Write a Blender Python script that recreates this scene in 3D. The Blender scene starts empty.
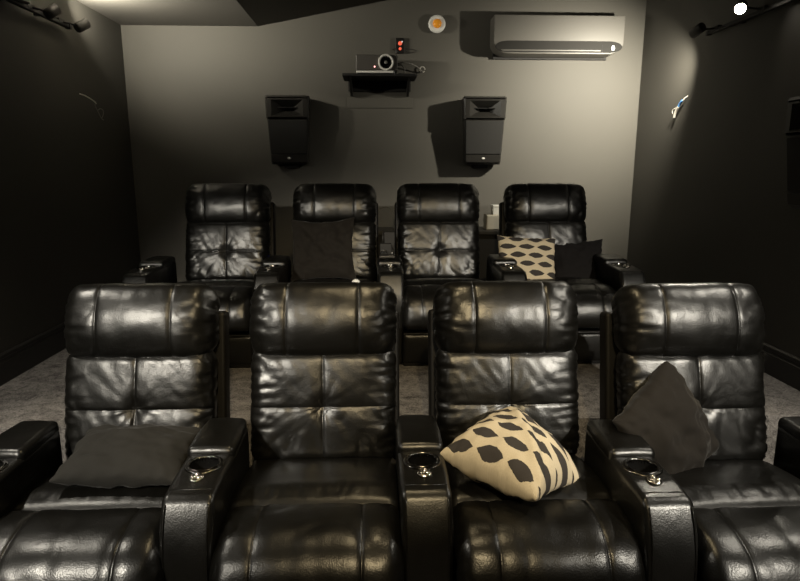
import bpy, math, random
from mathutils import Vector, Matrix, Euler, noise

SC = bpy.context.scene
COL = SC.collection
PI = math.pi
CZ = 1.517          # lens height above the lower floor
PL = 0.352           # height of the rear platform
XL, XR, YB, YF = -2.061, 2.269, 5.342, -1.6
ZC = 2.653          # flat ceiling height

# ------------------------------------------------------------------ materials
def new_mat(name, base, rough=0.5, metal=0.0, spec=0.5, emit=None, estr=0.0):
    m = bpy.data.materials.new(name); m.use_nodes = True
    b = m.node_tree.nodes['Principled BSDF']
    b.inputs['Base Color'].default_value = (*base, 1)
    b.inputs['Roughness'].default_value = rough
    b.inputs['Metallic'].default_value = metal
    b.inputs['Specular IOR Level'].default_value = spec
    if emit:
        b.inputs['Emission Color'].default_value = (*emit, 1)
        b.inputs['Emission Strength'].default_value = estr
    return m

def nd(m, t, **kw):
    n = m.node_tree.nodes.new(t)
    for k, v in kw.items():
        if hasattr(n, k): setattr(n, k, v)
        else: n.inputs[k].default_value = v
    return n

def lk(m, a, ao, b, bi): m.node_tree.links.new(a.outputs[ao], b.inputs[bi])
def bsdf(m): return m.node_tree.nodes['Principled BSDF']

def coords(m, rand=True, scale=1.0):
    tc = nd(m, 'ShaderNodeTexCoord')
    if not rand: return tc, 'Object'
    oi = nd(m, 'ShaderNodeObjectInfo')
    mul = nd(m, 'ShaderNodeMath', operation='MULTIPLY'); mul.inputs[1].default_value = 37.0
    lk(m, oi, 'Random', mul, 0)
    ad = nd(m, 'ShaderNodeVectorMath', operation='ADD')
    lk(m, tc, 'Object', ad, 0); lk(m, mul, 0, ad, 1)
    return ad, 0

def noise_node(m, src, out, scale, detail=3, rough=0.5, dist=0.0):
    n = nd(m, 'ShaderNodeTexNoise')
    n.inputs['Scale'].default_value = scale; n.inputs['Detail'].default_value = detail
    n.inputs['Roughness'].default_value = rough; n.inputs['Distortion'].default_value = dist
    lk(m, src, out, n, 'Vector'); return n

def add_bump(m, h, ho, strength, dist, prev=None):
    b = nd(m, 'ShaderNodeBump'); b.inputs['Strength'].default_value = strength
    b.inputs['Distance'].default_value = dist
    lk(m, h, ho, b, 'Height')
    if prev is not None: lk(m, prev, 'Normal', b, 'Normal')
    lk(m, b, 'Normal', bsdf(m), 'Normal'); return b

def map_range(m, src, out, a, b, c, d):
    r = nd(m, 'ShaderNodeMapRange')
    for i, v in enumerate((a, b, c, d)): r.inputs[1 + i].default_value = v
    lk(m, src, out, r, 0); return r

def make_leather():
    m = new_mat('black_leather', (0.0030, 0.0028, 0.0023), 0.33, spec=0.56)
    s, o = coords(m)
    n1 = noise_node(m, s, o, 7, 2, 0.5, 0.4)
    n2 = noise_node(m, s, o, 26, 3, 0.55, 0.8)
    vo = nd(m, 'ShaderNodeTexVoronoi'); vo.inputs['Scale'].default_value = 230
    lk(m, s, o, vo, 'Vector')
    r = map_range(m, n1, 'Fac', 0.3, 0.7, 0.29, 0.37); lk(m, r, 0, bsdf(m), 'Roughness')
    b1 = add_bump(m, n1, 'Fac', 0.14, 0.014)
    b2 = add_bump(m, n2, 'Fac', 0.20, 0.003, b1)
    n3 = noise_node(m, s, o, 11, 5, 0.6, 1.6)
    n3.noise_type = 'RIDGED_MULTIFRACTAL'
    b3 = add_bump(m, n3, 'Fac', 0.16, 0.003, b2)
    add_bump(m, vo, 'Distance', 0.22, 0.0013, b3)
    return m

def make_wall(name, base, r=0.62, sp=0.3):
    m = new_mat(name, base, r, spec=sp)
    s, o = coords(m, False)
    n = noise_node(m, s, o, 160, 3, 0.6); n2 = noise_node(m, s, o, 1.6, 3)
    mx = nd(m, 'ShaderNodeMix', data_type='RGBA')
    mx.inputs[6].default_value = (*[c * 0.93 for c in base], 1); mx.inputs[7].default_value = (*[c * 1.07 for c in base], 1)
    lk(m, n2, 'Fac', mx, 0); lk(m, mx, 2, bsdf(m), 'Base Color')
    add_bump(m, n, 'Fac', 0.12, 0.002)
    return m

def make_carpet():
    m = new_mat('dark_carpet', (0.05, 0.047, 0.045), 0.95, spec=0.1)
    s, o = coords(m, False)
    n = noise_node(m, s, o, 120, 3, 0.7); n2 = noise_node(m, s, o, 16, 4, 0.65, 0.8)
    mixn = nd(m, 'ShaderNodeMath', operation='ADD'); lk(m, n, 'Fac', mixn, 0); lk(m, n2, 'Fac', mixn, 1)
    r = nd(m, 'ShaderNodeValToRGB')
    r.color_ramp.elements[0].position = 0.36; r.color_ramp.elements[0].color = (0.050, 0.046, 0.044, 1)
    r.color_ramp.elements[1].position = 0.64; r.color_ramp.elements[1].color = (0.29, 0.27, 0.255, 1)
    hf = nd(m, 'ShaderNodeMath', operation='MULTIPLY'); hf.inputs[1].default_value = 0.5
    lk(m, mixn, 0, hf, 0); lk(m, hf, 0, r, 0); lk(m, r, 0, bsdf(m), 'Base Color')
    add_bump(m, mixn, 0, 0.8, 0.008)
    return m

def make_cloth(name, base, rough=0.9, sheen=0.0, sc=260, bs=0.25):
    m = new_mat(name, base, rough, spec=0.15)
    bsdf(m).inputs['Sheen Weight'].default_value = sheen
    bsdf(m).inputs['Sheen Roughness'].default_value = 0.35
    s, o = coords(m)
    n = noise_node(m, s, o, sc, 2, 0.6); n2 = noise_node(m, s, o, 14, 3, 0.6, 0.5)
    b = add_bump(m, n2, 'Fac', 0.3, 0.006); add_bump(m, n, 'Fac', bs, 0.002, b)
    return m

def make_leaf_cloth():
    """cream weave with staggered dark pointed ovals (pattern lies in the cover's UV)"""
    m = new_mat('leaf_print_cloth', (0.55, 0.45, 0.30), 0.85, spec=0.15)
    uv = nd(m, 'ShaderNodeTexCoord')
    nz = nd(m, 'ShaderNodeTexNoise'); nz.inputs['Scale'].default_value = 24; lk(m, uv, 'UV', nz, 'Vector')
    off = nd(m, 'ShaderNodeVectorMath', operation='SCALE'); off.inputs['Scale'].default_value = 0.02
    lk(m, nz, 'Color', off, 0)
    ad = nd(m, 'ShaderNodeVectorMath', operation='ADD'); lk(m, uv, 'UV', ad, 0); lk(m, off, 0, ad, 1)
    sep = nd(m, 'ShaderNodeSeparateXYZ'); lk(m, ad, 0, sep, 0)
    def M(op, a, b=None, c=None):
        n = nd(m, 'ShaderNodeMath', operation=op)
        for i, v in enumerate((a, b, c)):
            if v is None: continue
            if isinstance(v, (int, float)): n.inputs[i].default_value = v
            else: m.node_tree.links.new(v, n.inputs[i])
        return n.outputs[0]
    NX, NY = 3.1, 5.8
    y = M('MULTIPLY', sep.outputs[1], NY)
    row = M('FLOOR', y)
    fy = M('SUBTRACT', M('SUBTRACT', y, row), 0.5)
    sh = M('MULTIPLY', row, 0.5)
    x = M('ADD', M('MULTIPLY', sep.outputs[0], NX), sh)
    fx = M('SUBTRACT', M('FRACT', x), 0.5)
    # pointed oval:  |fy| < h * (1 - (fx/w)^2)
    q = M('DIVIDE', fx, 0.44)
    lim = M('MULTIPLY', M('SUBTRACT', 1.0, M('MULTIPLY', q, q)), 0.33)
    d = M('SUBTRACT', lim, M('ABSOLUTE', fy))
    inside = M('GREATER_THAN', d, 0.0)
    fine = nd(m, 'ShaderNodeTexNoise'); fine.inputs['Scale'].default_value = 90; lk(m, uv, 'UV', fine, 'Vector')
    cr = nd(m, 'ShaderNodeMix', data_type='RGBA'); cr.inputs[6].default_value = (0.46, 0.39, 0.27, 1); cr.inputs[7].default_value = (0.62, 0.54, 0.40, 1)
    lk(m, fine, 'Fac', cr, 0)
    mx = nd(m, 'ShaderNodeMix', data_type='RGBA'); mx.inputs[7].default_value = (0.045, 0.040, 0.037, 1)
    m.node_tree.links.new(inside, mx.inputs[0]); lk(m, cr, 2, mx, 6); lk(m, mx, 2, bsdf(m), 'Base Color')
    add_bump(m, fine, 'Fac', 0.3, 0.002)
    return m

LEATHER = make_leather()
SHELL = new_mat('black_back_shell', (0.006, 0.0055, 0.005), 0.5, spec=0.3)
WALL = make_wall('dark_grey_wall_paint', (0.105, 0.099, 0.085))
SIDEW = make_wall('dimmed_side_wall_paint', (0.068, 0.064, 0.055))  # wall grey lowered to dim the lamp's hot patch on the side wall
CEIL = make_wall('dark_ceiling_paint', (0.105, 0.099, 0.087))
CEIL2 = make_wall('shaded_vault_paint', (0.05, 0.043, 0.033))  # unlit look of the sloped ceiling is put into this darker colour
TRIM = make_wall('black_gloss_trim', (0.020, 0.018, 0.016), 0.42, 0.5)
CARPET = make_carpet()
BLKCLOTH = make_cloth('black_cotton', (0.010, 0.009, 0.009), 0.9, 0.08)
GREYCLOTH = make_cloth('charcoal_cotton', (0.020, 0.019, 0.017), 0.85, 0.06)
VELVET = make_cloth('charcoal_velvet', (0.013, 0.011, 0.009), 0.85, 0.16, 400)
LEAF = make_leaf_cloth()
GUNM = new_mat('polished_dark_metal', (0.16, 0.155, 0.145), 0.17, 1.0)
CHROME = new_mat('chrome', (0.75, 0.72, 0.66), 0.16, 1.0)
DARKPL = new_mat('black_plastic', (0.014, 0.013, 0.012), 0.38)
SATIN = new_mat('satin_black_plastic', (0.030, 0.028, 0.025), 0.30)
MATTE = new_mat('matte_black', (0.010, 0.009, 0.008), 0.7)
WELL = new_mat('black_cup_liner', (0.002, 0.002, 0.002), 0.85, spec=0.1)
MESHM = new_mat('black_grille', (0.020, 0.019, 0.017), 0.75)
ACM = new_mat('taupe_metallic', (0.105, 0.099, 0.087), 0.42, 0.0)
ACD = new_mat('dark_louvre', (0.018, 0.017, 0.015), 0.6, spec=0.15)
WHITE = new_mat('white_plastic', (0.90, 0.89, 0.84), 0.4)
CREAM = new_mat('cream_card', (0.55, 0.52, 0.44), 0.6)
GREYP = new_mat('projector_grey', (0.085, 0.078, 0.070), 0.5)
SILVER = new_mat('pale_silver', (0.85, 0.83, 0.78), 0.35, 0.0)
GLASS = new_mat('dark_lens_glass', (0.004, 0.004, 0.005), 0.06, spec=0.9)
ORANGE = new_mat('orange_lens', (0.90, 0.34, 0.03), 0.25, emit=(1, .38, .03), estr=0.10)
REDL = new_mat('red_light', (0.8, 0.1, 0.05), 0.3, emit=(1, 0.16, 0.08), estr=.5)
PINKL = new_mat('pink_light', (0.9, 0.5, 0.5), 0.3, emit=(1, 0.45, 0.40), estr=2.6)
BLUEL = new_mat('blue_light', (0.05, 0.1, 0.9), 0.3, emit=(0.05, 0.12, 1), estr=0.8)
WHITEL = new_mat('white_light', (0.9, 0.9, 0.9), 0.3, emit=(1, .97, .9), estr=1.2)
BULB = new_mat('lamp_lens', (1, 1, 1), 0.3, emit=(1, 0.90, 0.74), estr=60)
BULBDIM = new_mat('lamp_lens_dim', (1, 1, 1), 0.3, emit=(1, 0.86, 0.66), estr=14)
TABLE = new_mat('dark_cabinet', (0.030, 0.027, 0.023), 0.45)
CABLE = new_mat('white_cable', (0.65, 0.62, 0.56), 0.4)
BLUEC = new_mat('blue_cable', (0.10, 0.28, 0.62), 0.4)
GREYC = new_mat('grey_cable', (0.20, 0.19, 0.17), 0.45)

# ------------------------------------------------------------------ mesh tools
class MB:
    """collects faces for ONE mesh"""
    def __init__(s): s.v = []; s.f = []; s.m = []; s.cur = 0; s.uv = {}
    def add(s, vs, fs, mat=None):
        b = len(s.v); s.v += [tuple(x) for x in vs]
        s.f += [tuple(i + b for i in f) for f in fs]; s.m += [s.cur if mat is None else mat] * len(fs)
    def box(s, a, b, mat=None, M=None):
        x0, y0, z0 = a; x1, y1, z1 = b
        vs = [Vector(p) for p in ((x0,y0,z0),(x1,y0,z0),(x1,y1,z0),(x0,y1,z0),(x0,y0,z1),(x1,y0,z1),(x1,y1,z1),(x0,y1,z1))]
        if M: vs = [M @ v for v in vs]
        s.add(vs, [(3,2,1,0),(4,5,6,7),(0,1,5,4),(1,2,6,5),(2,3,7,6),(3,0,4,7)], mat)
    def tube(s, pts, r, n=10, mat=None, cap=True):
        pts = [Vector(p) for p in pts]; vs = []; fs = []
        up = Vector((0, 0, 1)); prev = None
        for i, p in enumerate(pts):
            t = (pts[min(i + 1, len(pts) - 1)] - pts[max(i - 1, 0)]).normalized()
            if prev is None:
                a = t.cross(up) if abs(t.dot(up)) < .95 else t.cross(Vector((1, 0, 0)))
            else: a = prev - t * prev.dot(t)
            a.normalize(); prev = a; b = t.cross(a)
            rr = r[i] if isinstance(r, (list, tuple)) else r
            for k in range(n):
                q = 2 * PI * k / n; vs.append(p + (a * math.cos(q) + b * math.sin(q)) * rr)
        for i in range(len(pts) - 1):
            for k in range(n):
                k2 = (k + 1) % n; fs.append((i*n+k, i*n+k2, (i+1)*n+k2, (i+1)*n+k))
        if cap:
            fs.append(tuple(range(n))[::-1]); fs.append(tuple((len(pts)-1)*n + k for k in range(n)))
        s.add(vs, fs, mat)
    def lathe(s, prof, M=None, n=28, mat=None, cap=True):
        vs = []; fs = []
        for r, z in prof:
            for k in range(n):
                q = 2 * PI * k / n; v = Vector((r * math.cos(q), r * math.sin(q), z)); vs.append(M @ v if M else v)
        for i in range(len(prof) - 1):
            for k in range(n):
                k2 = (k + 1) % n; fs.append((i*n+k, i*n+k2, (i+1)*n+k2, (i+1)*n+k))
        if cap:
            fs.append(tuple((len(prof)-1)*n + k for k in range(n)))
            fs.append(tuple(range(n))[::-1])
        s.add(vs, fs, mat)
    def prism(s, outline, depth_a, depth_b, fn, mat=None):
        """outline of (a,b) points, extruded; fn(a,b,d)->xyz"""
        n = len(outline)
        vs = [fn(a, b, depth_a) for a, b in outline] + [fn(a, b, depth_b) for a, b in outline]
        s.add(vs, [tuple(range(n))[::-1], tuple(range(n, 2*n))] + [(i, (i+1) % n, n + (i+1) % n, n + i) for i in range(n)], mat)
    def build(s, name, mats, parent=None, smooth=False, bevel=0.0, segs=2):
        me = bpy.data.meshes.new(name)
        me.from_pydata(s.v, [], s.f); me.update()
        for mm in (mats if isinstance(mats, (list, tuple)) else [mats]): me.materials.append(mm)
        for p, mi in zip(me.polygons, s.m): p.material_index = mi; p.use_smooth = smooth
        import bmesh
        bm = bmesh.new(); bm.from_mesh(me); bmesh.ops.recalc_face_normals(bm, faces=bm.faces[:]); bm.to_mesh(me); bm.free()
        o = bpy.data.objects.new(name, me); COL.objects.link(o)
        if parent: o.parent = parent
        if bevel:
            b = o.modifiers.new('bevel', 'BEVEL'); b.width = bevel; b.segments = segs; b.limit_method = 'ANGLE'; b.angle_limit = math.radians(35)
            for p in me.polygons: p.use_smooth = True
            w = o.modifiers.new('wn', 'WEIGHTED_NORMAL'); w.keep_sharp = False
        return o

def tag(o, label, cat, group=None):
    o['label'] = label; o['category'] = cat
    if group: o['group'] = group
    return o
def structure(o): o['kind'] = 'structure'; return o
def empty(name, loc, rz=0.0):
    o = bpy.data.objects.new(name, None); COL.objects.link(o); o.location = loc; o.rotation_euler = (0, 0, rz)
    o.empty_display_size = 0.1; return o
def copy_tree(o, parent=None):
    c = o.copy(); COL.objects.link(c)
    if parent: c.parent = parent
    for ch in list(o.children): copy_tree(ch, c)
    return c

def axis_samples(h, r, step, nc=4, extra=()):
    inner = h - r
    n = max(1, int(math.ceil(2 * inner / step)))
    c = [-inner + 2 * inner * i / n for i in range(n + 1)]
    for x in extra:
        for d in (-.011, -.006, -.003, 0, .003, .006, .011):
            if abs(x + d) < inner: c.append(x + d)
    for k in range(1, nc + 1):
        t = inner + r * math.tan(PI / 4 * k / nc); c += [t, -t]
    c = sorted(c); out = [c[0]]
    for x in c[1:]:
        if x - out[-1] > 0.0014: out.append(x)
    return out

def rbox(hx, hy, hz, r, step, post, nc=4, ex=(), ey=(), ez=()):
    """rounded box; post(p, n) -> final position. returns (verts, faces)"""
    A = [axis_samples(hx, r, step, nc, ex), axis_samples(hy, r, step, nc, ey), axis_samples(hz, r, step * 1.0, nc, ez)]
    H = (hx, hy, hz); idx = {}; vs = []; fs = []
    def vid(p):
        key = (round(p[0], 5), round(p[1], 5), round(p[2], 5))
        if key in idx: return idx[key]
        P = Vector(p); Q = Vector([max(-(H[i] - r), min(H[i] - r, p[i])) for i in range(3)])
        d = P - Q
        if d.length < 1e-9: d = Vector((0, 0, 1))
        n = d.normalized(); q = Q + n * r
        idx[key] = len(vs); vs.append(post(q, n)); return idx[key]
    for ax in range(3):
        a, b = (ax + 1) % 3, (ax + 2) % 3
        for sgn in (-1, 1):
            for i in range(len(A[a]) - 1):
                for j in range(len(A[b]) - 1):
                    quad = []
                    for di, dj in ((0,0),(1,0),(1,1),(0,1)):
                        p = [0, 0, 0]; p[ax] = sgn * H[ax]; p[a] = A[a][i+di]; p[b] = A[b][j+dj]; quad.append(vid(p))
                    if sgn < 0: quad.reverse()
                    if len(set(quad)) >= 3: fs.append(tuple(quad))
    return vs, fs

def path_fn(pts, n=200):
    """smooth curve through (y,z) points; returns f(t in 0..1)->(y,z,ty,tz) by arc length and its length"""
    P = [Vector((a, b)) for a, b in pts]; S = []
    E = [P[0] * 2 - P[1]] + P + [P[-1] * 2 - P[-2]]
    for i in range(1, len(E) - 2):
        for k in range(n // (len(P) - 1)):
            t = k / (n // (len(P) - 1)); a, b, c, d = E[i-1], E[i], E[i+1], E[i+2]
            S.append(0.5 * ((2*b) + (c-a)*t + (2*a-5*b+4*c-d)*t*t + (3*b-a-3*c+d)*t**3))
    S.append(P[-1]); L = [0]
    for i in range(1, len(S)): L.append(L[-1] + (S[i] - S[i-1]).length)
    tot = L[-1]
    def f(t):
        s = t * tot
        if s <= 0: i = 0
        elif s >= tot: i = len(S) - 2
        else:
            lo, hi = 0, len(L) - 1
            while hi - lo > 1:
                mid = (lo + hi) // 2
                if L[mid] <= s: lo = mid
                else: hi = mid
            i = lo
        d = S[i+1] - S[i]; p = S[i] + d.normalized() * (s - L[i]); d.normalize()
        return p.x, p.y, d.x, d.y
    return f, tot

def nz(x, y, z=0.0): return noise.noise(Vector((x, y, z)))
def gro(d, w): return math.exp(-(d / w) ** 2)

def cushion(path, hw, ht, r, step, disp, vseams=(), hseams=(), edge=None):
    """upholstered slab swept along a side profile. local x = width, s = along path, t = outwards (front/top)"""
    f, tot = path_fn(path); hl = tot / 2
    def post(q, n):
        x, s, t = q.x, q.y, q.z           # s in -hl..hl
        front = max(0.0, n.z)
        dd = disp(x, s, front, n) * (front if front > 0 else 0.0)
        side = edge(x, s, n) if edge else 0.0
        x += n.x * side; s += n.y * side * .4
        t += dd
        y, z, ty, tz = f((s + hl) / tot)
        # outward normal: 90 deg from tangent (travel upwards/backwards -> front is to the left)
        return Vector((x, y - tz * t, z + ty * t))
    return rbox(hw, hl, ht, r, step, post, 4, vseams, hseams, ())

# ------------------------------------------------------------------ recliner
def part(vf, name, mats, parent, smooth=True):
    mb = MB(); mb.add(*vf); return mb.build(name, mats, parent, smooth)

def crease(x, y, seed, p=5):
    return -(max(0.0, 1 - 1.9 * abs(nz(x, y, seed)))) ** p
def seam(d, y):
    return -(.0042 + .0008 * math.sin(y * 520)) * gro(d, .0034) - .0010 * gro(abs(d) - .007, .0030) * (1 + math.sin(y * 420))
def d_head(seed):
    def f(x, s, fr, n):
        ex = .29 - abs(x)
        d = .038 * (1 - (x / .29) ** 4) * (1 - (s / .17) ** 2 * .9)
        for a in (-.137, .137): d += seam(x - a, s) - .0018 * gro(x - a, .022)
        g = math.exp(-ex / .045)
        d += .026 * g * crease(x * 10, s * 34, seed + (5 if x > 0 else 0), 2) + .014 * g * crease(x * 6, s * 62, seed + 2, 2)
        d += .0030 * crease(x * 5 + 3, s * 8, seed + 4, 4) * math.exp(-ex / .15)
        d += .0030 * nz(x * 7, s * 9, seed + 3) + .0016 * nz(x * 22, s * 30, seed + 7)
        return d
    return f
def d_lumbar(seed):
    def f(x, s, fr, n):
        ex = .28 - abs(x)
        d = .024 * (1 - (x / .29) ** 4) * (1 - (s / .25) ** 4)
        c = s + .005
        d += seam(x, s) + seam(c, x) * .9
        d -= .0035 * gro(x, .030) + .0040 * gro(c, .030)
        rr = math.hypot(x, c) + 1e-5; th = math.atan2(c, x)
        d -= .011 * math.exp(-(rr / .036) ** 2)
        d += .0055 * math.exp(-rr / .070) * (1 - math.exp(-(rr / .016) ** 2)) * crease(math.cos(th) * 3.2 + seed, math.sin(th) * 3.2 + rr * 3, seed, 2)
        g = math.exp(-ex / .04)
        d += .022 * g * crease(x * 7, s * 30, seed + (4 if x > 0 else 0), 2)
        low = (s + .235) / .47
        d += .010 * math.exp(-low / .22) * crease(x * 9 + (x * 10) * low, s * 7, seed + 8, 3)
        k = abs(x) * .8 + c                                # drag lines running down to the lower corners
        d += .006 * crease(k * 20 + (2 if x > 0 else 0), x * 5, seed + 9, 3) * (1 - low) * math.exp(-ex / .16)
        d += .005 * nz(x * 6 + seed, s * 7, seed) + .0025 * nz(x * 17, s * 19 + x * 20, seed + 5)
        return d
    return f
def d_seat(seed):
    def f(x, s, fr, n):
        d = .018 * (1 - (x / .29) ** 4) * (1 - (s / .2) ** 4)
        d += .008 * gro(s + .135, .035) + .004 * nz(x * 6, s * 7, seed) + .005 * gro(s + .15, .03) * crease(x * 26, s * 8, seed, 3)
        return d
    return f
def d_bib(seed):
    def f(x, s, fr, n):
        d = .024 * (1 - (x / .287) ** 8) * (1 - (s / .26) ** 2)
        for a in (-.158, .158): d += seam(x - a, s) - .0022 * gro(x - a, .024)
        ex = .28 - abs(x)
        d += .010 * math.exp(-ex / .04) * crease(x * 8, s * 24, seed, 3)
        d += .003 * crease(x * 5, s * 6, seed + 6, 4)
        d += .004 * nz(x * 6, s * 8, seed) + .0016 * nz(x * 20, s * 20, seed + 2)
        return d
    return f
def d_foot(seed):
    def f(x, s, fr, n):
        return .010 * (1 - (x / .29) ** 4) * (1 - (s / .12) ** 4) + .003 * nz(x * 8, s * 8, seed)
    return f
def side_gather(seed, amp=.004):
    return lambda x, s, n: amp * abs(n.x) * crease(s * 26, x * 3, seed, 2) if abs(n.x) > .3 else 0.0

def make_recliner(seed):
    root = empty('theater_recliner', (0, 0, 0))
    b = MB(); b.box((-.275, .03, 0.0), (.275, .70, .21)); b.box((-.275, .10, .20), (.275, .66, .335))
    b.build('seat_base', SHELL, root, bevel=.008)
    # back shell: leaning slab behind the cushions
    M = Matrix.Translation((0, .725, .30)) @ Matrix.Rotation(math.radians(-10.5), 4, 'X')
    b = MB(); b.box((-.297, .02, -.12), (.297, .10, .665), M=M)
    b.build('back_shell', SHELL, root, bevel=.016, segs=3)
    part(cushion([(.70, .355), (.55, .385), (.40, .405), (.25, .408)][::-1], .283, .048, .042, .010, d_seat(seed)), 'seat_cushion', LEATHER, root)
    part(cushion([(.045, .235), (.036, .31), (.072, .378), (.165, .404), (.265, .398)], .283, .050, .044, .009, d_bib(seed), (-.158, .158), (), side_gather(seed)), 'leg_rest', LEATHER, root)
    part(cushion([(.048, .020), (.048, .12), (.055, .205)], .280, .028, .022, .014, d_foot(seed)), 'footrest_panel', LEATHER, root)
    part(cushion([(.655, .40), (.690, .55), (.730, .70), (.768, .83)], .283, .062, .052, .0085, d_lumbar(seed), (0.0,), (-.005,), side_gather(seed, .006)), 'back_cushion', LEATHER, root)
    part(cushion([(.787, .800), (.776, .880), (.803, .970), (.866, 1.044)], .287, .078, .064, .0068, d_head(seed), (-.137, .137), (), side_gather(seed, .006)), 'headrest', LEATHER, root)
    return root

ARM_W = .155
def make_arm(parent, x):
    def post(q, n):
        y = q.y; z = q.z
        # rounder shoulder at the front top
        zt = z + .29
        if y < -.03:
            tt = max(0.0, (z + .287 - .30) / .275)
            y += .070 * tt ** 2.5 * min(1.0, max(0.0, (-y - .03) / .24))
        if y < -.05: z -= .014 * min(1, ((-.05 - y) / .2)) ** 2 * max(0, min(1, z / .28)) ** 2
        x_ = q.x + n.x * (.004 * nz(y * 9, z * 9, 3)) - q.x * .08 * max(0, -z) 
        z += n.z * .0015 * nz(q.x * 20, y * 20, 1)
        return Vector((x_, y + .335, z + .288))
    vf = rbox(ARM_W / 2, .285, .287, .020, .018, post, 4)
    mb = MB(); mb.add(*vf)
    a = mb.build('armrest', LEATHER, parent, True)
    # cup well
    c = MB(); c.lathe([(.0470, .50), (.0470, .62)], Matrix.Translation((0, .303, 0)), 32)
    cut = c.build('cutter', LEATHER, None)
    bo = a.modifiers.new('b', 'BOOLEAN'); bo.object = cut; bo.operation = 'DIFFERENCE'; bo.solver = 'EXACT'
    bpy.context.view_layer.update()
    dg = bpy.context.evaluated_depsgraph_get(); me = bpy.data.meshes.new_from_object(a.evaluated_get(dg))
    a.modifiers.clear(); a.data = me; bpy.data.objects.remove(cut)
    for p in me.polygons: p.use_smooth = True
    try: me.set_sharp_from_angle(angle=math.radians(40))
    except Exception: pass
    a.location = (x, 0, 0)
    # padded lid behind the cup
    def pp(q, n):
        y = q.y
        zz = q.z + .008 * (1 - (y / .145) ** 2) + n.z * .004 * (1 - (q.x / .08) ** 2)
        k = 1 - .10 * max(0, y) / .14
        return Vector((q.x * k, y + .499, zz + .570 + .002 * nz(q.x * 20, y * 14, 2)))
    part(rbox(ARM_W / 2 + .001, .132, .026, .020, .010, pp), 'armrest_pad', LEATHER, a)
    # double row of stitching down the front panel edges
    st = MB()
    for sx in (-1, 1):
        xx = sx * (ARM_W / 2 - .0145)
        st.tube([(xx, .0492 + .070 * max(0, (z - .30) / .275) ** 2.5, z) for z in (.06, .20, .30, .36, .40, .44, .48, .51, .535, .552)], .0022, 5)
    st.tube([(-ARM_W/2 + .014, .158, .5690), (ARM_W/2 - .014, .158, .5690)], .0022, 5)
    st.build('stitching', LEATHER, a, True)
    M = Matrix.Translation((0, .303, .5748))
    r = MB()
    r.lathe([(.0455, -.012), (.0455, .003), (.0475, .0065), (.0500, .0058), (.0525, .0030), (.0560, .0042), (.0600, .0040), (.0625, .000), (.0620, -.004)], M, 40)
    rg = r.build('cup_holder', GUNM, a, True)
    rg.data.polygons[-1].use_smooth = False
    # remove lathe caps so that the well stays open
    import bmesh
    bm = bmesh.new(); bm.from_mesh(rg.data)
    for fc in [f for f in bm.faces if len(f.verts) > 4]: bm.faces.remove(fc)
    bm.to_mesh(rg.data); bm.free()
    w = MB(); w.lathe([(.0456, -.001), (.0446, -.050), (.034, -.056), (.0, -.056)][:3], M, 32)
    ws = w.build('cup_well', WELL, a, True)
    bm = bmesh.new(); bm.from_mesh(ws.data)
    top = [f for f in bm.faces if len(f.verts) > 4 and f.calc_center_median().z > .56]
    for fc in top: bm.faces.remove(fc)
    bm.to_mesh(ws.data); bm.free()
    # reclining control: three-lobed chrome button
    Mb = Matrix.Translation((0, .216, .5745)) @ Matrix.Rotation(math.radians(4), 4, 'X')
    k = MB(); k.lathe([(.0225, 0), (.0225, .004), (.0200, .006), (.0001, .006)], Mb, 24)
    for j in range(3):
        an = PI / 2 + j * 2 * PI / 3
        k.lathe([(.0085, .004), (.0080, .010), (.0050, .0125), (.0001, .013)], Mb @ Matrix.Translation((.0105 * math.cos(an), .0105 * math.sin(an), 0)), 12)
    k.build('control_button', CHROME, a, True)
    return a

PITCH = .73
proto = make_recliner(1.3)
arm0 = make_arm(proto, -PITCH / 2)
protos = [proto]
for sd in (4.7, 8.9):
    r = make_recliner(sd); c = copy_tree(arm0, r); protos.append(r)

ROW1 = [(-.905, 1.53, 0, 0), (-.205, 1.53, 0, 1), (.512, 1.53, 0, 2), (1.215, 1.46, 0, 0)]
ARMX = [-.345, -.355, -.365, -.365]
ROW2 = [(-1.005, 3.43, 0, 1), (-.280, 3.43, 0, 2), (.432, 3.43, 0, 0), (1.182, 3.43, 0, 1)]
LAB1 = ['front row black leather recliner holding the flat grey cushion, beside the left wall',
        'empty front row black leather recliner, second from the left wall',
        'front row black leather recliner holding the cream and black leaf print cushion',
        'front row black leather recliner holding the upright charcoal velvet cushion, beside the right wall']
LAB2 = ['empty rear row black leather recliner nearest the left wall',
        'rear row black leather recliner with one black cushion leaning on its back',
        'empty rear row black leather recliner below the right hand wall speaker',
        'rear row black leather recliner holding a leaf print cushion and a black cushion']
used = set()
for spots, labs, base, grp in ((ROW1, LAB1, 0, 'front row recliners'), (ROW2, LAB2, PL, 'rear row recliners')):
    for i, (x, y, rz, k) in enumerate(spots):
        if k not in used: o = protos[k]; used.add(k)
        else: o = copy_tree(protos[k])
        o.location = (x, y, base); o.scale = (1, 1, 1 if base == 0 else .98); o.rotation_euler = (0, 0, math.radians(rz))
        tag(o, labs[i], 'recliner', grp)
        if base > 0 and i == 0: [ch for ch in o.children if ch.name.startswith('armrest')][0].location.x = -.400
        if base == 0: [ch for ch in o.children if ch.name.startswith('armrest')][0].location.x = ARMX[i]
        if i == 3:
            a = copy_tree([c for c in o.children if c.name.startswith('armrest')][0], o); a.location = (PITCH / 2, 0, 0)
        if base > 0 and i == 0:
            l = MB(); l.box((.302, .70, .560), (.306, .712, .582)); lo = l.build('indicator_light', BLUEL, o); lo['label'] = 'blue indicator light'
        if base == 0 and i == 3:
            z = MB(); z.box((.286, .735, .800), (.297, .742, .810)); z.box((.286, .735, .780), (.297, .742, .790)); z.build('zip_pull', CHROME, o)

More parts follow.
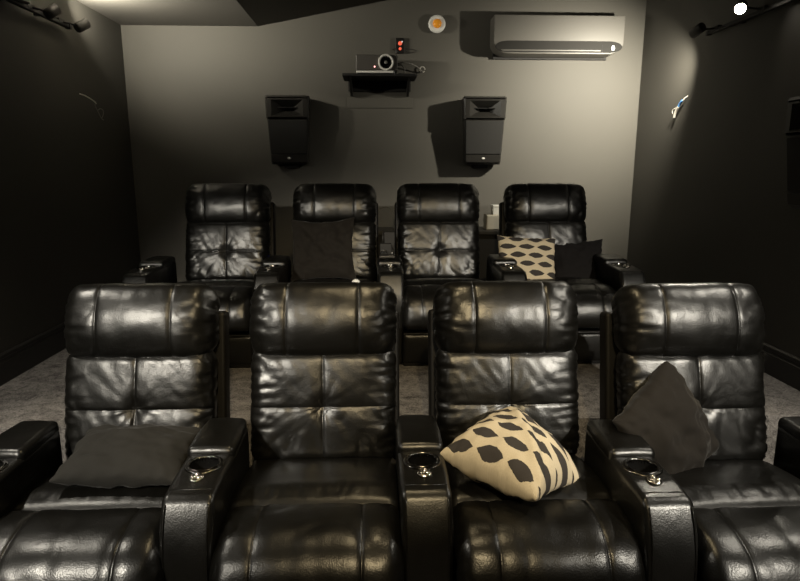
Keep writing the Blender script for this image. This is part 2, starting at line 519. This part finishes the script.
# ------------------------------------------------------------------ scatter cushions
def make_pillow(name, w, h, t, mats, seed, post=None, pinch=.10, n=44, wr=.008, corner=.0):
    mb = MB(); vs = []; fs = []; uvs = []; idx = {}
    for side in (1, -1):
        for j in range(n + 1):
            for i in range(n + 1):
                u = math.sin((i / n - .5) * PI * .96) / math.sin(.5 * PI * .96); v = math.sin((j / n - .5) * PI * .96) / math.sin(.5 * PI * .96)
                edge = i in (0, n) or j in (0, n)
                if side < 0 and edge: continue
                x = w / 2 * u * (1 - pinch * (1 - v * v)); y = h / 2 * v * (1 - pinch * (1 - u * u))
                b = (max(0, 1 - u * u) * max(0, 1 - v * v)) ** .42
                ed = min(1 - abs(u), 1 - abs(v))
                z = side * t / 2 * b
                z += side * wr * b ** .5 * (nz(u * 2.2 + seed, v * 2.2, side + seed) * 1.2 + .5 * nz(u * 6, v * 6 + seed, seed))
                z += .007 * math.exp(-ed / .10) * b ** .3 * math.sin((u * 9 if abs(v) > abs(u) else v * 9) * 2 + 5 * nz(u * 3, v * 3, seed))
                z += .35 * wr * nz(u * 1.5, v * 1.5, seed + 9)
                x += .003 * nz(u * 5, v * 5, seed + 1); y += .003 * nz(u * 5, v * 5, seed + 2)
                p = Vector((x, y, z))
                if post: p = post(p, u, v)
                idx[(side, i, j)] = len(vs); vs.append(p); uvs.append((u * .5 + .5, v * .5 + .5))
    for j in range(n + 1):
        for i in range(n + 1):
            if (-1, i, j) not in idx: idx[(-1, i, j)] = idx[(1, i, j)]
    for side in (1, -1):
        for j in range(n):
            for i in range(n):
                q = [idx[(side, i, j)], idx[(side, i+1, j)], idx[(side, i+1, j+1)], idx[(side, i, j+1)]]
                if side < 0: q.reverse()
                fs.append(tuple(q))
    me = bpy.data.meshes.new(name); me.from_pydata(vs, [], fs); me.update()
    ul = me.uv_layers.new(name='UVMap')
    for lp in me.loops: ul.data[lp.index].uv = uvs[lp.vertex_index]
    me.materials.append(mats)
    for p in me.polygons: p.use_smooth = True
    o = bpy.data.objects.new(name, me); COL.objects.link(o); return o

def frame(o, center, xdir, ydir):
    x = Vector(xdir).normalized(); y = Vector(ydir); y = (y - x * y.dot(x)).normalized(); z = x.cross(y)
    o.matrix_world = Matrix.Translation(center) @ Matrix((x, y, z)).transposed().to_4x4()

p = make_pillow('throw_cushion', .42, .29, .14, GREYCLOTH, 2.0, pinch=.05, wr=.016)
frame(p, (-.848, 1.975, .545), (1, -.03, .0), (.04, .28, .055))
tag(p, 'flat charcoal grey cushion lying on the front row seat by the left wall', 'cushion')
def fold(q, u, v):
    # sagging corners, swollen ridge towards the right
    r = (u + v) / 1.414
    k = max(0.0, r - .28)
    q.z -= .09 * k * k + .030 * k
    q.z -= .012 * gro(r - .30, .045) * (1 if q.z > 0 else 0)
    q.z += .012 * gro(r - .16, .10) * (1 if q.z > 0 else 0)
    q.z += .010 * max(0, v) * abs(u)
    return q
p = make_pillow('throw_cushion', .365, .365, .22, LEAF, 6.0, fold, pinch=.06, wr=.012)
frame(p, (.466, 1.890, .570), (.30, -.28, -.03), (.28, .30, .03))
tag(p, 'cream cushion with dark leaf print lying on a front row recliner', 'cushion')
p = make_pillow('throw_cushion', .38, .40, .16, VELVET, 11.0, pinch=.07, wr=.024)
frame(p, (1.075, 2.040, .572), (.27, .20, .17), (-.15, .10, .37))
tag(p, 'charcoal velvet cushion standing tilted against a front row armrest', 'cushion')
def droop(q, u, v):
    b = (1 - u * u) * (1 - v * v)
    q.z += -.02 * max(0, v) * abs(u)
    # slumped velvet: long diagonal folds running to the lower corners
    q.z += .022 * b ** .5 * (crease(u * 1.2 + v * 1.6, v * .5 - u * .4, 31, 2) + .6 * crease(u * 2.4 + v * 1.8, v * .6, 35, 2)) * (1 if q.z > 0 else .3)
    q.y += .02 * max(0, v) * u * u
    return q
p = make_pillow('throw_cushion', .43, .42, .13, VELVET, 15.0, droop, pinch=.10, wr=.030)
frame(p, (-.350, 3.985, .985), (1, -.02, .04), (.02, .17, .38))
tag(p, 'black cushion leaning alone in a rear row seat under the projector', 'cushion')
p = make_pillow('throw_cushion', .40, .38, .13, BLKCLOTH, 19.0, pinch=.14, wr=.02)
frame(p, (1.375, 4.035, .872), (1, .04, -.02), (.0, .18, .32))
tag(p, 'black cushion half hidden behind the rear row leaf print cushion', 'cushion')
p = make_pillow('throw_cushion', .39, .37, .13, LEAF, 23.0, pinch=.07)
frame(p, (.990, 3.905, .905), (1, -.04, -.05), (.10, .17, .30))
tag(p, 'cream cushion with dark leaf print leaning in the rear row', 'cushion')

# ------------------------------------------------------------------ room
f = MB()
YE = 2.66
f.add([(XL, YF, 0), (XR, YF, 0), (XR, YE, 0), (XL, YE, 0), (XR, YE, PL), (XL, YE, PL), (XR, YB, PL), (XL, YB, PL),
       (XL, YF, -.1), (XR, YF, -.1), (XR, YB, -.1), (XL, YB, -.1)],
      [(0,1,2,3), (3,2,4,5), (5,4,6,7), (8,11,10,9), (0,8,9,1), (7,6,10,11), (0,3,5,7,11,8), (1,9,10,6,4,2)])
structure(f.build('floor', CARPET))
SX = -.954; SL = .2005
ZR = ZC + (XR - SX) * SL
def wall(name, verts, mat, off):
    b = MB(); n = len(verts); o = Vector(off)
    vs = [Vector(v) for v in verts] + [Vector(v) + o for v in verts]
    b.add(vs, [tuple(range(n))[::-1], tuple(range(n, 2*n))] + [(i, (i+1) % n, n+(i+1) % n, n+i) for i in range(n)])
    return structure(b.build(name, mat))
wall('wall_back', [(XL-.1, YB, 0), (XR+.1, YB, 0), (XR+.1, YB, ZR+.1), (SX, YB, ZC+.1), (XL-.1, YB, ZC+.1)], WALL, (0, .1, 0))
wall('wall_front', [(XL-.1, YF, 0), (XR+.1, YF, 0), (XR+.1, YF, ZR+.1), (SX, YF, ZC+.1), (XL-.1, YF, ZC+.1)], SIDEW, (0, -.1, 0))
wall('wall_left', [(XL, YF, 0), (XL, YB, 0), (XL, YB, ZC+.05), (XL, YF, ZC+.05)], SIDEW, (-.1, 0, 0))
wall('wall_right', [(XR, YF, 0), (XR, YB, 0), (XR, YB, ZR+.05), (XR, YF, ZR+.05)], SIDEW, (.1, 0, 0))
c = MB(); c.cur = 0
c.add([(XL, YF, ZC), (SX, YF, ZC), (SX, YB, ZC), (XL, YB, ZC), (XL, YF, ZC+.1), (SX, YF, ZC+.1), (SX, YB, ZC+.1), (XL, YB, ZC+.1)],
      [(0,1,2,3), (4,7,6,5), (0,4,5,1), (2,6,7,3), (0,3,7,4)])
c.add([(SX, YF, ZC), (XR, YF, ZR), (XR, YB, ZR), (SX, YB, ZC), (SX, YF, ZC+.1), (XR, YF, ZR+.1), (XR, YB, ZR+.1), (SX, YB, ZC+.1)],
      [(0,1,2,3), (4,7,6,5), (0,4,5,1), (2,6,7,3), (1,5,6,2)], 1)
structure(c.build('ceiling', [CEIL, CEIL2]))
def baseboard(name, side):
    prof = [(0, 0), (.018, 0), (.018, .118), (.014, .122), (.014, .138), (.018, .142), (.016, .158), (.007, .166), (0, .166)]
    b = MB()
    for y0, y1, z in ((YF, YE, 0), (YE, YB, PL)):
        if side == 'left': b.prism(prof, y0, y1, lambda a, h, d: (XL + a, d, z + h))
        elif side == 'right': b.prism(prof, y0, y1, lambda a, h, d: (XR - a, d, z + h))
    if side == 'back': b.prism(prof, XL + .018, XR - .018, lambda a, h, d: (d, YB - a, PL + h))
    structure(b.build(name, TRIM))
for s in ('left', 'right', 'back'): baseboard('baseboard_' + s, s)
t = MB(); t.box((-.236, YB - .008, 2.012), (.322, YB, 2.094))
structure(t.build('trim_1', WALL, bevel=.002))

# ------------------------------------------------------------------ wall speakers
def make_speaker():
    root = empty('wall_speaker', (0, 0, 0))
    D = .19
    # tapered cabinet: (z, half width, depth)
    cab = MB()
    rows = [(0.0, .150, .13), (.02, .154, .145), (.36, .166, .19), (.365, .172, .200), (.53, .178, .205), (.545, .174, .200)]
    vs = []; fs = []
    for z, hw, d in rows:
        c_ = .014
        vs += [(-hw + .02, 0, z), (-hw, -d * .35, z), (-hw, -d + c_, z), (-hw + c_, -d, z), (hw - c_, -d, z), (hw, -d + c_, z), (hw, -d * .35, z), (hw - .02, 0, z)]
    for i in range(len(rows) - 1):
        for k in range(8):
            k2 = (k + 1) % 8
            if k == 3 and i == 3: continue       # opening of the horn
            fs.append((i*8+k, i*8+k2, (i+1)*8+k2, (i+1)*8+k))
    fs.append(tuple(range(8))[::-1]); fs.append(tuple((len(rows)-1)*8 + k for k in range(8)))
    cab.add(vs, fs); cab.build('cabinet', SATIN, root)
    # horn: flared faces running in to a narrow throat
    h = MB()
    fr = [(-.162, .374), (.162, .374), (.162, .522), (-.162, .522)]
    o1 = [(-.130, .384), (.130, .384), (.130, .512), (-.130, .512)]
    o2 = [(-.060, .425), (.060, .425), (.060, .470), (-.060, .470)]
    o3 = [(-.010, .435), (.010, .435), (.010, .460), (-.010, .460)]
    vs = [(x, -.2045, z) for x, z in fr] + [(x * .985, -.2055, z) for x, z in o1] + [(x, -.135, z) for x, z in o2] + [(x, -.085, z) for x, z in o3]
    fs = [(a*4+k, a*4+(k+1) % 4, (a+1)*4+(k+1) % 4, (a+1)*4+k) for a in range(3) for k in range(4)] + [(12,13,14,15)]
    h.add(vs, fs)
    h.build('horn', SATIN, root)
    v = MB()
    v.add([(-.085, -.168, .452), (.085, -.168, .452), (.03, -.10, .452), (-.03, -.10, .452), (-.085, -.168, .458), (.085, -.168, .458), (.03, -.10, .458), (-.03, -.10, .458)],
          [(0,3,2,1), (4,5,6,7), (0,1,5,4), (1,2,6,5), (2,3,7,6), (3,0,4,7)])
    v.build('horn_vane', DARKPL, root)
    g = MB()
    g.add([(-.148, -.163, .085), (.148, -.163, .085), (.156, -.197, .352), (-.156, -.197, .352),
           (-.146, -.150, .085), (.146, -.150, .085), (.154, -.184, .352), (-.154, -.184, .352)],
          [(0,1,2,3), (4,7,6,5), (0,4,5,1), (1,5,6,2), (2,6,7,3), (3,7,4,0)])
    g.build('grille', MESHM, root, bevel=.004)
    l = MB()
    l.add([(-.145, -.155, .018), (.145, -.155, .018), (.148, -.165, .078), (-.148, -.165, .078),
           (-.132, -.140, .018), (.132, -.140, .018), (.137, -.150, .078), (-.137, -.150, .078)],
          [(0,1,2,3), (4,7,6,5), (0,4,5,1), (1,5,6,2), (2,6,7,3), (3,7,4,0)])
    l.build('lower_panel', SATIN, root, bevel=.003)
    bd = MB(); bd.lathe([(.011, 0), (.011, .004), (.008, .006), (.0001, .006)], Matrix.Translation((0, -.160, .050)) @ Matrix.Rotation(PI/2, 4, 'X') @ Matrix.Diagonal((1.25, .8, 1, 1)), 16)
    bd.build('badge', SILVER, root, True)
    br = MB(); br.box((-.06, -.05, -.03), (.06, 0.0, .02)); br.build('wall_bracket', MATTE, root)
    return root
sp = make_speaker(); sp.location = (-.712, YB - .005, 1.545); sp.rotation_euler = (0, 0, 0)
tag(sp, 'black wall speaker with horn, left of the projector shelf', 'speaker', 'wall speakers')
s2 = copy_tree(sp); s2.location = (.905, YB - .005, 1.545); tag(s2, 'black wall speaker with horn, between projector shelf and air conditioner', 'speaker', 'wall speakers')
s3 = copy_tree(sp); s3.location = (XR - .005, 2.905, 1.315); s3.rotation_euler = (0, 0, -PI / 2)
tag(s3, 'black speaker on the right wall, cut by the picture edge', 'speaker', 'wall speakers')

# ------------------------------------------------------------------ projector shelf, projector, wall box
def shelf_thing():
    root = empty('wall_shelf', (.040, YB, 2.23))
    b = MB(); b.box((-.297, -.30, 0), (.297, 0, .020)); b.build('shelf_board', MATTE, root, bevel=.002)
    b = MB(); b.box((-.262, -.018, -.085), (.262, 0, 0)); b.build('back_rail', MATTE, root)
    for sx in (-1, 1):
        b = MB(); b.prism([(0, 0), (-.27, 0), (-.05, -.125), (0, -.125)], sx * .235 - .009, sx * .235 + .009, lambda a, h, d: (d, a, h))
        b.build('bracket', MATTE, root)
    return tag(root, 'small black bracketed wall shelf carrying the projector', 'shelf')
shelf_thing()
root = empty('projector', (.005, 5.20, 2.2505))
b = MB(); b.box((-.155, -.10, .030), (.178, .125, .150)); b.build('casing', GREYP, root, bevel=.008)
b = MB(); b.box((-.150, -.110, .010), (.145, .10, .027)); b.build('base_strip', SILVER, root, bevel=.003)
for px in (-.13, .15):
    for py in (-.07, .09):
        b = MB(); b.lathe([(.010, 0), (.010, .033)], Matrix.Translation((px, py, 0)), 10); b.build('foot', DARKPL, root)
ML = Matrix.Translation((.085, -.098, .090)) @ Matrix.Rotation(PI / 2, 4, 'X')
b = MB(); b.lathe([(.046, -.005), (.062, .004), (.062, .020), (.059, .024), (.050, .024), (.047, .012)], ML, 32, cap=False)
b.build('lens_ring', SILVER, root, True)
b = MB(); b.lathe([(.048, .000), (.046, .012), (.036, .008), (.028, .010), (.0001, .012)], ML, 32); b.build('lens', GLASS, root, True)
b = MB(); b.lathe([(.014, .008), (.012, .0135), (.0001, .014)], ML, 20); b.build('lens_core', GREYC, root, True)
b = MB(); b.lathe([(.006, 0), (.006, .004), (.0001, .005)], Matrix.Translation((-.005, -.101, .058)) @ Matrix.Rotation(PI/2, 4, 'X'), 12)
lo = b.build('indicator_light', PINKL, root); lo['label'] = 'lit red indicator light'
tag(root, 'dark grey projector with silver lens ring, on the black shelf', 'projector')

root = empty('wall_transmitter', (.212, YB, 2.452))
b = MB(); b.box((-.036, -.03, -.004), (.036, 0, .118)); b.build('housing', DARKPL, root, bevel=.006)
for z, m, r in ((.074, REDL, .0165), (.032, REDL, .0120)):
    b = MB(); b.lathe([(r, 0), (r, .003), (r * .6, .0045), (.0001, .005)], Matrix.Translation((0, -.030, z)) @ Matrix.Rotation(PI/2, 4, 'X'), 18)
    b.build('red_lamp', m, root, True)
b = MB(); b.lathe([(.004, 0), (.004, .003), (.0001, .004)], Matrix.Translation((.016, -.030, .086)) @ Matrix.Rotation(PI/2, 4, 'X'), 10)
b.build('indicator_light', WHITEL, root)
tag(root, 'small black wall box with two glowing red lamps above the projector', 'device')

def smooth_pts(pts, k=6):
    P = [Vector(p) for p in pts]; E = [P[0]*2-P[1]] + P + [P[-1]*2-P[-2]]; out = []
    for i in range(1, len(E)-2):
        for j in range(k):
            t = j / k; a, b_, c_, d = E[i-1], E[i], E[i+1], E[i+2]
            out.append(.5*((2*b_)+(c_-a)*t+(2*a-5*b_+4*c_-d)*t*t+(3*b_-a-3*c_+d)*t**3))
    return out + [P[-1]]
root = empty('projector_cable', (.19, 5.22, 2.25))
def cab(pts, r, name, mat, parent, n=8):
    b = MB(); o = parent.location; b.tube([q - o for q in smooth_pts(pts)], r, n); return b.build(name, mat, parent, True)
cab([(.190, 5.23, 2.352), (.235, 5.20, 2.356), (.290, 5.21, 2.350), (.345, 5.25, 2.336), (.385, 5.29, 2.312), (.402, 5.315, 2.300)], .0052, 'cord', GREYC, root)
cab([(.190, 5.235, 2.343), (.222, 5.19, 2.335), (.243, 5.17, 2.300), (.240, 5.17, 2.262), (.225, 5.20, 2.248)], .0050, 'cord', GREYC, root)
ph = [(.398 + .022 * math.cos(a), 5.318, 2.322 + .022 * math.sin(a)) for a in [i * PI / 5 for i in range(10)]]
cab(ph, .0048, 'plug_loop', CABLE, root)
tag(root, 'grey cords curling from the projector to the wall', 'cable')
root = empty('transmitter_wire', (.228, YB - .01, 2.47))
cab([(.200, YB - .012, 2.475), (.150, YB - .010, 2.480), (.175, YB - .01, 2.488), (.205, YB-.012, 2.484)], .0020, 'wire', MATTE, root)
cab([(.255, YB - .012, 2.470), (.300, YB - .012, 2.455), (.350, YB - .01, 2.470), (.310, YB - .01, 2.484), (.256, YB - .012, 2.486)], .0020, 'wire', MATTE, root)
tag(root, 'thin black wire loops either side of the red lamp wall box', 'cable')

# ------------------------------------------------------------------ alarm light
root = empty('alarm_beacon', (.514, YB, 2.675))
MA = Matrix.Rotation(PI / 2, 4, 'X')
b = MB(); b.lathe([(.052, 0), (.052, .035)], MA, 28); b.build('back_box', MATTE, root, True)
b = MB(); b.lathe([(.066, .032), (.070, .040), (.070, .052), (.064, .060), (.052, .062), (.036, .062), (.0001, .062)], MA, 36)
b.build('white_ring', WHITE, root, True)
b = MB(); b.lathe([(.036, .060), (.036, .070), (.031, .080), (.018, .088), (.0001, .090)], MA, 28); b.build('orange_lens', ORANGE, root, True)
tag(root, 'round white alarm beacon with orange lens, on the back wall', 'alarm')

# ------------------------------------------------------------------ air conditioner
root = empty('air_conditioner', (1.488, YB, 2.42))
W = .53; H = .295; D = .215
def arc(cx, cz, rx, rz, a0, a1, n=10): return [(cx + rx * math.cos(a0 + (a1-a0)*i/n), cz + rz * math.sin(a0 + (a1-a0)*i/n)) for i in range(n+1)]
out = [(-W, H), ] + arc(-W + .13, .098, .13, .098, PI, 1.5*PI) + arc(W - .13, .098, .13, .098, 1.5*PI, 2*PI) + [(W, H)]
b = MB(); b.prism(out, -D, -.03, lambda a, h, d: (a, d, h)); b.build('casing', ACM, root, bevel=.006)
b = MB(); b.box((-W + .03, -.035, -.012), (W - .07, 0, H + .012)); b.build('back_plate', MATTE, root)
st = arc(-W + .125, .056, .112, .044, PI, .5*PI) + arc(W - .125, .056, .112, .044, .5*PI, -.5*PI, 16) + arc(-W + .125, .056, .112, .044, 1.5*PI, PI)
b = MB(); b.prism(st, -D - .004, -D + .01, lambda a, h, d: (a, d, h)); b.build('louvre_surround', ACD, root, bevel=.002)
b = MB(); b.prism([(-W+.055, .030), (W - .19, .030), (W - .19, .021), (-W + .075, .021)], -D - .012, -D, lambda a, h, d: (a, d, h)); b.build('flap', ACM, root)
b = MB(); b.box((W - .1765, -D - .0052, .012), (W - .1735, -D, .074)); b.build('panel_joint', MATTE, root)
b = MB()
b.lathe([(.017, 0), (.017, .002), (.0001, .003)], Matrix.Translation((W - .088, -D - .004, .048)) @ Matrix.Rotation(PI/2, 4, 'X') @ Matrix.Diagonal((.8, 1.15, 1, 1)), 16)
b.build('status_light', WHITEL, root)
tag(root, 'taupe split air conditioner with rounded lower corners, high on the back wall', 'air conditioner')

# ------------------------------------------------------------------ table behind the rear row and what stands on it
root = empty('console_table', (.60, 5.02, PL))
b = MB(); b.box((-.66, -.16, .635), (.66, .22, .665)); b.build('table_top', TABLE, root, bevel=.003)
b = MB(); b.box((-.64, -.14, 0), (.64, .20, .635)); b.build('cabinet', MATTE, root)
tag(root, 'low dark console table between the rear row and back wall', 'table')
TT = PL + .665
root = empty('storage_box', (.975, 5.00, TT + .0005))
b = MB(); b.box((-.072, -.075, 0), (.110, .075, .122)); b.build('carton', CREAM, root, bevel=.008)
b = MB(); b.box((-.060, -.0765, .010), (.098, -.0745, .112)); b.build('front_panel', CREAM, root)
tag(root, 'larger cream box on the table behind the rear row', 'box')
root = empty('storage_box', (1.015, 5.00, TT + .1225))
b = MB(); b.box((-.056, -.05, 0), (.065, .05, .068)); b.build('carton', WHITE, root, bevel=.005)
b = MB(); b.box((-.058, -.052, .060), (.067, .052, .077)); b.build('lid', WHITE, root, bevel=.003)
tag(root, 'small white lidded box stacked on the cream box', 'box')
# electronics between the two middle rear seats
root = empty('router', (.088, 4.02, .951))
b = MB(); b.box((-.034, -.02, 0), (.038, .02, .150)); b.build('casing', MATTE, root, bevel=.006)
b = MB(); b.tube([(-.041, .0, .05), (-.043, .0, .10), (-.040, .0, .145)], .005, 8); b.build('antenna', DARKPL, root, True)
b = MB(); b.box((-.030, -.0225, .006), (.030, -.0195, .014)); b.build('trim_strip', SILVER, root)
tag(root, 'black upright router standing on the middle rear armrest', 'router')
root = empty('charging_dock', (.070, 3.865, .954))
b = MB(); b.box((-.050, -.055, 0), (.050, .055, .016)); b.build('dock_base', SATIN, root, bevel=.004)
b = MB(); b.box((-.045, .010, .014), (.030, .050, .085)); b.build('dock_upright', MATTE, root, bevel=.006)
b = MB(); b.tube([(-.045, -.02, .022), (-.030, -.03, .045), (-.005, -.03, .045), (.004, -.02, .022)], .0035, 8); b.build('wire_loop', CHROME, root, True)
b = MB(); b.tube([(.036, .02, .060), (.044, .0, .040), (.040, -.03, .022), (.052, -.045, .020)], .0035, 8); b.build('cord', CHROME, root, True)
tag(root, 'black charging dock with shiny wires in front of the router on the rear armrest', 'charger')
root = empty('device_cable', (.08, 4.88, 1.10))
cab([(.000, 4.86, 1.08), (.010, 4.87, 1.155), (.055, 4.88, 1.205), (.105, 4.88, 1.200), (.140, 4.88, 1.150), (.150, 4.87, 1.08), (.140, 4.85, 1.03)], .0028, 'cord', GREYC, root)
tag(root, 'thin dark cable arching up from the table behind the middle rear armrest', 'cable')
root = empty('round_cap', (-.128, 3.74, PL + .432))
b = MB(); b.lathe([(.022, .0), (.028, .010), (.028, .024), (.022, .040), (.010, .048), (.0001, .050)], None, 20); b.build('cap', WHITE, root, True)
tag(root, 'small white rounded cap on the seat beside the black rear cushion', 'cap')

# ------------------------------------------------------------------ cables poking out of the side walls
root = empty('wall_cable', (XL, 4.60, 1.95))
cab([(XL, 4.50, 2.022), (XL + .03, 4.53, 2.010), (XL + .05, 4.60, 1.985), (XL + .05, 4.635, 1.970)], .0045, 'cord', CABLE, root)
cab([(XL + .05, 4.635, 1.985), (XL + .05, 4.62, 1.955), (XL + .05, 4.65, 1.920), (XL + .05, 4.70, 1.875), (XL + .05, 4.735, 1.862)], .0032, 'cord', GREYC, root)
cab([(XL + .05, 4.655, 1.925), (XL + .05, 4.70, 1.940), (XL + .05, 4.745, 1.930), (XL + .05, 4.735, 1.895), (XL + .05, 4.70, 1.870)], .0030, 'cord', GREYC, root)
tag(root, 'loose twisted cable ends sticking out of the left wall', 'cable')
root = empty('wall_cable', (XR, 4.60, 1.95))
cab([(XR, 4.50, 2.030), (XR - .012, 4.51, 2.018), (XR - .02, 4.535, 1.998)], .0045, 'cord', CABLE, root)
cab([(XR - .02, 4.535, 2.000), (XR - .02, 4.565, 1.985), (XR - .02, 4.585, 1.962)], .0085, 'blue_sleeve', BLUEC, root)
cab([(XR - .02, 4.585, 1.962), (XR - .022, 4.61, 1.940), (XR - .022, 4.63, 1.91), (XR - .02, 4.64, 1.885)], [.009, ] * 18 + [.004], 'connector', CABLE, root)
cab([(XR - .02, 4.59, 1.96), (XR - .035, 4.64, 1.945), (XR - .03, 4.65, 1.915)], .003, 'cord', CABLE, root)
tag(root, 'blue and white cable ends sticking out of the right wall', 'cable')

# ------------------------------------------------------------------ track lighting
def rail(name, x, z, y0, y1, label):
    root = empty(name, (x, (y0 + y1) / 2, z)); L = (y1 - y0) / 2
    b = MB(); b.box((-.014, -L, -.011), (.014, L, .011)); b.build('rail', MATTE, root, bevel=.003)
    b = MB(); b.box((-.017, L, -.014), (.017, L + .03, .014)); b.build('end_cap', MATTE, root, bevel=.003)
    b = MB(); sx = -1 if x < 0 else 1
    w = abs((XL if x < 0 else XR) - x) 
    for k in range(4):
        yy = -L + .3 + k * (2 * L - .6) / 3
        b.box((min(0, sx * w), yy - .012, -.006), (max(0, sx * w), yy + .012, .006))
    b.build('wall_clips', MATTE, root)
    return tag(root, label, 'light track')
RLX, RLZ, RRX, RRZ = XL + .05, 2.425, XR - .05, 2.395
rail('light_track', RLX, RLZ, -1.1, 4.32, 'black lighting track running high along the left wall')
rail('light_track', RRX, RRZ, -1.1, 4.18, 'black lighting track running high along the right wall')
def head(pos, anchor, aim, label, bulb, name='track_spotlight', power=0, size=110, blend=.4, col=(1, .93, .77), rad=.022):
    """cylinder lamp head at pos, shining along aim, on a stem from the track anchor"""
    P = Vector(pos); A = Vector(anchor); d = Vector(aim).normalized()
    root = empty(name, A)
    R = d.to_track_quat('Z', 'Y').to_matrix().to_4x4(); M = Matrix.Translation(P - A) @ R
    b = MB(); b.lathe([(.020, -.040), (.030, -.038), (.032, -.032), (.032, .046), (.029, .046), (.029, .034), (.0001, .034)], M, 28)
    b.build('lamp_housing', MATTE2, root, True)
    b = MB(); b.lathe([(.0285, .036), (.0285, .040), (.0001, .042)], M, 24); b.build('lamp_lens', bulb, root, True)
    b = MB(); b.tube([(0, 0, 0), (P - A) * .5, (P - A) - d * .02], .006, 8); b.box((-.016, -.035, -.013), (.016, .035, .013)); b.build('stem', MATTE, root)
    if power:
        l = bpy.data.lights.new('spot', 'SPOT'); l.energy = power; l.color = col; l.spot_size = math.radians(size); l.spot_blend = blend; l.shadow_soft_size = rad
        lo = bpy.data.objects.new('spot_lamp', l); COL.objects.link(lo)
        lo.matrix_world = Matrix.Translation(P + d * .062) @ (-d).to_track_quat('Z', 'Y').to_matrix().to_4x4()
    return tag(root, label, 'spotlight', 'track spotlights')
MATTE2 = new_mat('lamp_black', (0.035, 0.032, 0.028), 0.5)
# left track
head((-1.925, 4.33, 2.430), (RLX, 4.22, RLZ + .01), (.35, .60, .42), 'black spotlight head at the far end of the left track', BULBDIM, power=42, size=155, blend=.8)
head((-1.925, 3.95, 2.425), (RLX, 3.87, RLZ + .01), (.55, .45, .55), 'black spotlight head tilted up, second from the end of the left track', BULBDIM, power=80, size=125, blend=.8)
head((-1.92, -.75, 2.42), (RLX, -.80, RLZ + .01), (.27, 1.0, -.54), 'black spotlight head at the near end of the left track', BULBDIM, power=460, size=42, blend=.7, col=(1, .93, .79))
head((-1.92, 1.95, 2.42), (RLX, 1.90, RLZ + .01), (.42, -.1, -1), 'black spotlight head above the front row armrest on the left track', BULBDIM, power=56, size=82, blend=.5, col=(1, .93, .79))
# right track
head((2.105, 4.12, 2.398), (RRX, 4.10, RRZ + .01), (-.36, 1.10, -.40), 'black spotlight head at the far end of the right track', BULBDIM, power=225, size=108, blend=1.0)
head((2.110, 3.66, 2.425), (RRX, 3.62, RRZ + .01), (-.55, -.80, -.42), 'lit spotlight head glaring towards the front row from the right track', BULB, power=35, size=100, blend=.5)
head((2.12, 3.22, 2.44), (RRX, 3.18, RRZ + .01), (-.45, .3, -.85), 'spotlight head at the top right corner of the picture', BULBDIM, power=0)
head((2.12, -.75, 2.42), (RRX, -.80, RRZ + .01), (-.27, 1.0, -.54), 'black spotlight head at the near end of the right track', BULBDIM, power=470, size=42, blend=.7, col=(1, .93, .79))
head((2.12, 1.95, 2.42), (RRX, 1.90, RRZ + .01), (-.42, -.1, -1), 'black spotlight head above the front row armrest on the right track', BULBDIM, power=48, size=82, blend=.5, col=(1, .93, .79))
def downlight(x, y, power, size, blend, aim, label, col=(1, .78, .44)):
    zc = ZC + (x - SX) * SL
    root = empty('ceiling_spotlight', (x, y, zc)); d = Vector(aim).normalized()
    M = Matrix.Translation((0, 0, -.14)) @ d.to_track_quat('Z', 'Y').to_matrix().to_4x4()
    b = MB(); b.lathe([(.045, -.02), (.045, .012)]); b.build('ceiling_rose', MATTE2, root, True)
    b = MB(); b.tube([(0, 0, 0), (0, 0, -.10)], .008, 8); b.build('stem', MATTE2, root, True)
    b = MB(); b.lathe([(.020, -.040), (.030, -.038), (.032, -.032), (.032, .046), (.029, .046), (.029, .034), (.0001, .034)], M, 28); b.build('lamp_housing', MATTE2, root, True)
    b = MB(); b.lathe([(.0285, .036), (.0285, .040), (.0001, .042)], M, 24); b.build('lamp_lens', BULBDIM, root, True)
    l = bpy.data.lights.new('spot', 'SPOT'); l.energy = power; l.color = col; l.spot_size = math.radians(size); l.spot_blend = blend; l.shadow_soft_size = .03
    lo = bpy.data.objects.new('spot_lamp', l); COL.objects.link(lo)
    lo.matrix_world = Matrix.Translation(Vector((x, y, zc - .14)) + d * .062) @ (-d).to_track_quat('Z', 'Y').to_matrix().to_4x4()
    tag(root, label, 'spotlight')
downlight(.10, 1.90, 36, 88, .15, (0, 0, -1), 'ceiling spotlight pointing straight down over the front row')
downlight(.15, -.70, 190, 42, .7, (0, 1, -.62), 'ceiling spotlight ahead of the seats aimed back at them')
root = empty('track_feed', (RLX + .02, 3.72, RLZ + .03))
b = MB(); b.box((-.025, -.09, -.018), (.025, .09, .022)); b.build('feed_box', GREYC, root, bevel=.004)
tag(root, 'grey power feed box on the left lighting track', 'power box')

# ------------------------------------------------------------------ camera, world
f_px, pit, yaw, rol = 605.6556, .1999, .0400, -.0008
cp, sp_, cy, sy = math.cos(pit), math.sin(pit), math.cos(yaw), math.sin(yaw)
F = Vector((sy * cp, cy * cp, -sp_)); R = Vector((cy, -sy, 0)); U = R.cross(F)
R2 = R * math.cos(rol) - U * math.sin(rol); U2 = R * math.sin(rol) + U * math.cos(rol)
cam = bpy.data.cameras.new('camera'); co = bpy.data.objects.new('camera', cam); COL.objects.link(co)
cam.sensor_fit = 'HORIZONTAL'; cam.sensor_width = 36; cam.lens = f_px / 800 * 36; cam.clip_start = .05
co.matrix_world = Matrix.Translation((0, 0, CZ)) @ Matrix((R2, U2, -F)).transposed().to_4x4()
SC.camera = co
w = bpy.data.worlds.new('world'); SC.world = w; w.use_nodes = True
w.node_tree.nodes['Background'].inputs[0].default_value = (0, 0, 0, 1)
vs_ = SC.view_settings; vs_.view_transform = 'Standard'; vs_.look = 'None'; vs_.gamma = 1; vs_.use_curve_mapping = False; vs_.exposure = 0.22
